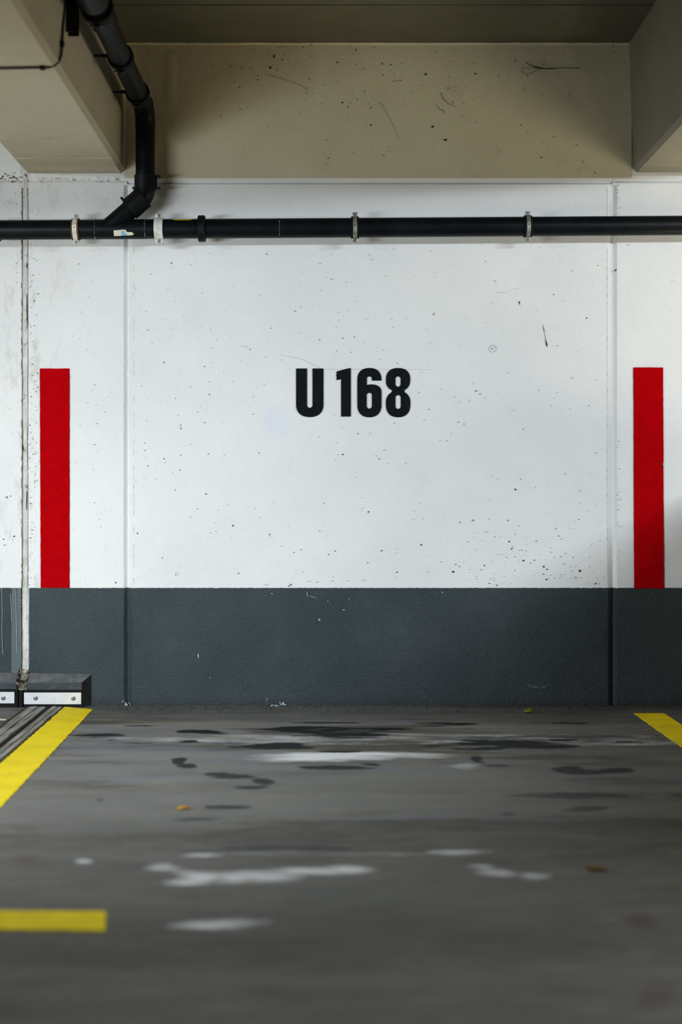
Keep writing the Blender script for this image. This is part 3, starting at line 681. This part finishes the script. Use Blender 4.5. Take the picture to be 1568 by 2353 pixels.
obj('weld_seam', ring((xr,YP,ZR-.145),(0,0,1),.003,R-.002,R+.0018), M['fitting'], dp, smooth=True)
obj('weld_seam', ring((xr,YP-.085,ZR),(0,1,0),.003,R-.002,R+.0025), M['fitting'], dp, smooth=True)
bm = ring((xr,-1.27,ZR),(0,1,0),.10,R-.002,R+.008,.003); obj('socket', bm, M['pipe'], dp, smooth=True)
bm = ring((xr,-1.55,ZR),(0,1,0),.22,R-.002,R+.014,.004); obj('socket', bm, M['pipe'], dp, smooth=True)
# torn sticker wrapped on the pipe
def on_surface(px, py, lift=.0012):
    c = onpipe(px); tz = CZ+(CY-py)*(D+YP-R)/F - c.z
    tz = max(-R*.97,min(R*.97,tz)); return Vector(((px-CX)*(D+YP-R)/F, c.y-math.sqrt((R+lift)**2-tz*tz), c.z+tz))
def sticker(name, outline, mi_fn, parent, mats, step=1.):
    bm = bmesh.new(); xs_ = np.arange(outline[0][0], outline[-1][0]+.1, step); prev=None
    for x in xs_:
        top = np.interp(x,[o[0] for o in outline],[o[1] for o in outline]); bot=np.interp(x,[o[0] for o in outline],[o[2] for o in outline])
        col=[bm.verts.new(on_surface(x, top+(bot-top)*k/5)) for k in range(6)]
        if prev:
            for k in range(5): bm.faces.new((prev[k],col[k],col[k+1],prev[k+1])).material_index = mi_fn(x,k)
        prev=col
    return obj(name,bm,mats,parent,smooth=True)
st = sticker('sticker',[(261,530.5,541),(262,529.5,541),(268,529,540.8),(276,528.5,540.5),(280,527.8,540.2),(289,528,540),(290,531,540),(293,533,539.8),(303,533,539.4),(305,534.5,538.5),(307,536,536.8)],
  lambda x,k: 1 if (278<x<292 and k>(0 if x<288 else 2)) else 0, run, [M['paper'],M['blue']])
st['label']='torn cream and blue sticker'
sticker('paint_scrape',[(396,502.6,503.5),(404,502.2,504.4),(420,502.6,504.6),(436,502.2,504),(440,502.6,503.2)], lambda x,k:0, run, [M['yellow']])['label']='yellow scrape'

# ------------------------------------------------------------------ pipe clamps on the wall
def wall_clamp(px, label, lining_m, band_m, lining_w, band_w, ear_w, ear_h, hole=True):
    c = onpipe(px); t = thing('pipe_clamp', label, 'pipe clamp', c, 'clamps holding the pipe on the wall')
    R1 = R+.005
    if lining_m: obj('rubber_lining', ring(c,ax,lining_w,R+.0003,R1,.0015), lining_m, t, smooth=True)
    bnd = obj('band', ring(c,ax,band_w,R+.0003 if not lining_m else R1-.001,R1+.0022,.0006), band_m, t, smooth=True)
    if hole:
        p = c+Vector((0,-(R1+.0023),0)); bm = tube(p,(0,1,0),[(-.0003,.0001),(-.0003,.0026),(.001,.0026),(.001,.0001)],14); obj('screw_hole', bm, M['rubber'], bnd)
    for k in (1,-1):
        zc_ = c.z+k*(R1+ear_h/2-.001)
        bm = bmesh.new(); box(bm, c.x-ear_w/2,c.x+ear_w/2, c.y-.010,c.y+.004, zc_-ear_h/2, zc_+ear_h/2)
        er = obj('ear', bm, band_m, t, bevel=.003)
        bc = Vector((c.x+.001, c.y-.0105, zc_+k*.001))
        bm = tube(bc,(0,1,0),[(-.004,.0004),(-.004,.0055),(-.003,.0065),(.001,.0065),(.001,.0004)],18); tube(bc,(0,1,0),[(-.0046,.0002),(-.0046,.0022),(-.003,.0022),(-.003,.0002)],8,bm)
        obj('bolt', bm, M['bolt'], er, smooth=True)
    bm = bmesh.new(); sweep(bm,[c+Vector((0,R+.0025,0)),Vector((c.x,.004,c.z))],.0055,14); sweep(bm,[Vector((c.x,-.008,c.z)),Vector((c.x,.004,c.z))],.016,18)
    obj('wall_rod', bm, M['darksteel'], t, smooth=True)
wall_clamp(175,'pipe clamp with rusty brown lining, nearest the sealed wall joint', M['rust'], M['wsteel'], .033,.019,.024,.018)
wall_clamp(366,'broad white-painted pipe clamp beside the thick coupling', None, M['wsteel'], 0,.037,.032,.017, False)
wall_clamp(816,'steel pipe clamp with black lining above the bay number', M['rubber'], M['steel'], .034,.017,.026,.019)
wall_clamp(1213,'steel pipe clamp with black lining beside the wall groove, far from the branch', M['rubber'], M['steel'], .034,.016,.024,.018)

# clamps that hang the overhead pipe off the beam
xbm = W(288,0).x
def beam_clamp(y, r, label, reach):
    c = Vector((xr,y,ZR)); t = thing('beam_pipe_clamp', label, 'pipe clamp', c, 'clamps of the overhead pipe')
    bnd = obj('band', ring(c,(0,1,0),.034,R+.0003,r,.002), M['rubber'], t, smooth=True)
    bm = bmesh.new(); sweep(bm,[c+Vector((-r+.004,0,.004)),Vector((reach,y,ZR+.004))],.0045,12); sweep(bm,[c+Vector((-r+.004,0,.004)),c+Vector((-r-.022,0,.004))],.0075,12)
    obj('rod', bm, M['darksteel'], t, smooth=True)
    z = c.z-r
    bm = bmesh.new(); box(bm,c.x-.008,c.x-.002,y-.012,y+.012,z-.016,z+.002); box(bm,c.x+.003,c.x+.009,y-.012,y+.012,z-.016,z+.003); obj('ear', bm, M['darksteel'], t, bevel=.001)
    bm = bmesh.new(); sweep(bm,[(c.x-.028,y,z-.008),(c.x+.016,y,z-.008)],.0032,10); obj('bolt', bm, M['bolt'], t, smooth=True)
beam_clamp(-.347,.0490,'black clamp of the overhead pipe next to its lower bend',xbm-.012)
beam_clamp(-.822,.0495,'middle one of the black clamps of the overhead pipe',xbm-.014)
beam_clamp(-1.36,.0570,'thick black clamp of the overhead pipe cut by the top edge',xbm+.035)
t = thing('mounting_rail','dark upright mounting rail on the beam beside the overhead pipe','rail',(xbm,-1.36,2.5))
bm = bmesh.new(); zt0 = CZ+(CY-78)*(D-1.36)/F
box(bm,xbm-.012,xbm+.036,-1.385,-1.380,zt0,ZTOP); box(bm,xbm-.012,xbm+.036,-1.340,-1.335,zt0,ZTOP); box(bm,xbm-.012,xbm-.004,-1.382,-1.338,zt0,ZTOP)
obj('channel', bm, M['darksteel'], t)
bm = bmesh.new(); sweep(bm,[(xbm-.004,-1.36,zt0+.03),(xbm+.030,-1.36,zt0+.03)],.007,6); obj('bolt', bm, M['bolt'], t)

# cable stapled across the beam
xe = xbm-.003
t = thing('cable','thin dark cable crossing the underside of the beam and climbing its side','cable',(-1.0,-1.5,ZB))
zu = ZB+.0035-.0045
pts = [(-1.325,-1.503,zu),(-1.2,-1.505,zu-.001),(-1.08,-1.508,zu-.001),(-.975,-1.512,zu)]
pts += bez((-.955,-1.512,zu),(xe+.004,-1.515,zu-.004),(xe+.008,-1.49,ZB+.05),8)[0:] + [(xe+.007,-1.465,ZB+.115)] + bez((xe+.006,-1.45,ZB+.16),(xe+.006,-1.42,ZB+.22),(xe+.004,-1.40,ZB+.30),6) + [(xe+.002,-1.41,ZB+.42),(xe-.002,-1.415,ZTOP)]
bm = bmesh.new(); sweep(bm,pts,.0042,12); obj('cable_run', bm, M['cable'], t, smooth=True)
for c,(sx,sy,sz) in (((-.955,-1.512,zu),(.008,.010,.007)),((xe+.006,-1.475,ZB+.09),(.008,.010,.009))):
    bm = bmesh.new(); box(bm,c[0]-sx,c[0]+sx,c[1]-sy,c[1]+sy,c[2]-sz,c[2]+sz); obj('clip', bm, M['darksteel'], t, bevel=.002)

# cobweb strands hanging on the upper wall
bm = bmesh.new()
for pts,r in (([(1208,143),(1218,150),(1232,155),(1250,158),(1270,157),(1300,156),(1330,156)],.0011),([(1200,157),(1222,156),(1245,158)],.0006),([(1200,167),(1208,171),(1222,168),(1234,160),(1250,158)],.0006),([(1201,150),(1200,165)],.0005),([(1228,153),(1240,156.5),(1262,158.5),(1280,157)],.0016)):
    sweep(bm,[W(a,b,-.012-.004*math.sin(i*2)) for i,(a,b) in enumerate(pts)],r,6)
sweep(bm,[W(1330,156,-.012),W(1336,156,.0)],.0008,6); sweep(bm,[W(1200,165,-.012),W(1198,166,.0)],.0008,6)
tag(obj('cobweb', bm, M['cable']),'wispy grey cobweb on the shaded upper wall','cobweb')

# ------------------------------------------------------------------ leaves, scraps and grit
def leaf(name, label, c, L, wd, fold, mat_, rz, bend=.3):
    bm = bmesh.new(); n=9; rows=[]
    for i in range(n+1):
        u=i/n; hw=wd*math.sin(math.pi*u)**.8*(1-.25*u)+.0003
        zc_=.0015+L*bend*math.sin(math.pi*u)*.5
        row=[]
        for k in (-1,-.5,0,.5,1):
            row.append(bm.verts.new((L*(u-.5), hw*k*math.cos(fold), zc_*.3+.0008+(1-abs(k))*hw*math.sin(fold))))
        rows.append(row)
    for a,b in zip(rows,rows[1:]):
        for k in range(4): bm.faces.new((a[k],a[k+1],b[k+1],b[k]))
    bmesh.ops.rotate(bm,verts=bm.verts,cent=(0,0,0),matrix=Matrix.Rotation(rz,3,'Z'))
    st_=bmesh.new(); 
    t = thing(name,label,'leaf',c,'fallen leaves')
    me=bpy.data.meshes.new('blade'); bm.to_mesh(me); bm.free(); st_.free()
    o=bpy.data.objects.new('blade',me); COL.objects.link(o); o.parent=t; me.materials.append(mat_)
    sm=o.modifiers.new('thick','SOLIDIFY'); sm.thickness=.0008
    b2=bmesh.new(); sweep(b2,[Matrix.Rotation(rz,3,'Z')@Vector((L*.5,0,.002)),Matrix.Rotation(rz,3,'Z')@Vector((L*.85,.002,.003))],.0009,6)
    me=bpy.data.meshes.new('stalk'); b2.to_mesh(me); b2.free(); o=bpy.data.objects.new('stalk',me); COL.objects.link(o); o.parent=t; me.materials.append(mat_)
leaf('fallen_leaf','folded yellow-green leaf lying at the foot of the dark wall band',G(1216,1638),.052,.022,.9,M['leaf'],.12,.45)
leaf('fallen_leaf','small orange leaf beside a dark stain on the floor',G(422,1859),.040,.014,.5,M['leafo'],.3,.35)
leaf('fallen_leaf','brown blurred leaf on the near floor, far from the yellow bar',G(1372,1998),.055,.022,.3,M['leafb'],-.4,.2)
tag_o = bmesh.new(); p=G(6,1655)
vs=[tag_o.verts.new(p+Vector(q)) for q in ((-.018,-.006,.001),(.014,-.008,.001),(.016,.004,.004),(-.014,.006,.006))]; tag_o.faces.new(vs)
o=obj('paper_scrap',tag_o,M['paperbit']); o.modifiers.new('thick','SOLIDIFY').thickness=.0008
tag(o,'tiny cream scrap on the floor by the metal joint','scrap')
bm=bmesh.new()
for _ in range(420):
    x=random.uniform(-1.0,1.5); y=-abs(random.gauss(0,.10))-.006; r=random.uniform(.0008,.0032)*(1.5 if random.random()<.08 else 1)
    if y<-.45: continue
    bmesh.ops.create_icosphere(bm,subdivisions=1,radius=r,matrix=Matrix.Translation((x,y,r*.5))@Matrix.Diagonal((random.uniform(.7,1.6),random.uniform(.7,1.3),.7,1)))
o=obj('grit',bm,M['grit']); tag(o,'dark grit scattered along the foot of the wall','grit',kind='stuff')
bm=bmesh.new()
for px,py,n,s in ((632,1620,6,.006),(290,1622,6,.008),(650,1622,4,.014)):
    c=W(px,py,-.012) 
    for _ in range(n):
        q=c+Vector((random.gauss(0,s),random.uniform(-.004,.008),0)); z=max(.0015,abs(random.gauss(0,s*.8)))
        a=random.uniform(0,3.14); l=random.uniform(.003,.009)
        v=Vector((math.cos(a)*l,0,math.sin(a)*l)); w_=Vector((-v.z,.001,v.x))*.25; q.z=z
        bm.faces.new([bm.verts.new(q+k) for k in (-v-w_,v-w_,v+w_,-v+w_)])
o=obj('paint_flakes',bm,M['fleck']); tag(o,'pale paint flakes caught at the foot of the wall','paint flakes',kind='stuff')

# ------------------------------------------------------------------ light
def area(name, loc, target, sx, sy, power, col, spread=180):
    l = bpy.data.lights.new(name,'AREA'); l.shape='RECTANGLE'; l.size=sx; l.size_y=sy; l.energy=power; l.color=col; l.spread=math.radians(spread)
    o = bpy.data.objects.new(name,l); COL.objects.link(o); o.location=loc
    o.rotation_euler=(Vector(target)-Vector(loc)).to_track_quat('-Z','Y').to_euler(); return o
cool=(.87,.945,1.0); warm=(1.0,.90,.68)
area('tube_lamp_left',(-4.3,-4.6,2.48),(0,0,.55),2.4,.12,36,cool,150)
area('tube_lamp_right',(3.9,-4.6,2.48),(.2,0,.6),2.4,.12,112,cool,150)
area('wash_fill_left',(-2.6,-3.4,1.35),(-.45,0,.25),1.6,.3,30,cool,90)  # added fill that brightens the lower left wall, no real fixture
area('bounce_fill_left',(-2.9,-1.7,.2),(-2.7,-1.6,2.6),2.0,2.2,23,warm)  # added fill in place of light bounced off the left bay's floor
area('bounce_fill_right',(4.9,-2.0,.2),(4.5,-1.8,2.6),5.0,2.6,200,warm)  # added fill in place of a bright floor in the right bay
area('beam_fill_right',(2.4,-.8,.15),(2.1,-.4,2.3),.6,1.4,10,warm,56)  # added fill to lift the underside of the right beam
wd = bpy.data.worlds.new('world'); SC.world = wd; wd.use_nodes=True
bg = wd.node_tree.nodes['Background']; bg.inputs[0].default_value=(.80,.82,.74,1); bg.inputs[1].default_value=.02

# ------------------------------------------------------------------ camera
cam = bpy.data.cameras.new('camera'); co = bpy.data.objects.new('camera',cam); COL.objects.link(co)
cam.sensor_fit='VERTICAL'; cam.sensor_height=36; cam.sensor_width=24; cam.lens=50
cam.shift_x=(784-CX)/2353; cam.shift_y=-(1176.5-CY)/2353
co.location=(0,-D,CZ); co.rotation_euler=(math.pi/2,0,0)
cam.dof.use_dof=True; cam.dof.focus_distance=D-.05; cam.dof.aperture_fstop=1.45
cam.clip_start=.05; SC.camera=co
SC.view_settings.view_transform='Standard'; SC.view_settings.look='None'; SC.view_settings.exposure=0; SC.view_settings.gamma=1
vs = SC.view_settings; vs.use_curve_mapping = True
cv = vs.curve_mapping.curves[3]
cv.points[0].location=(0,0); cv.points[1].location=(1,1)
for p in ((.025,.012),(.075,.050),(.2,.185),(.5,.5)): cv.points.new(*p)
vs.curve_mapping.update()
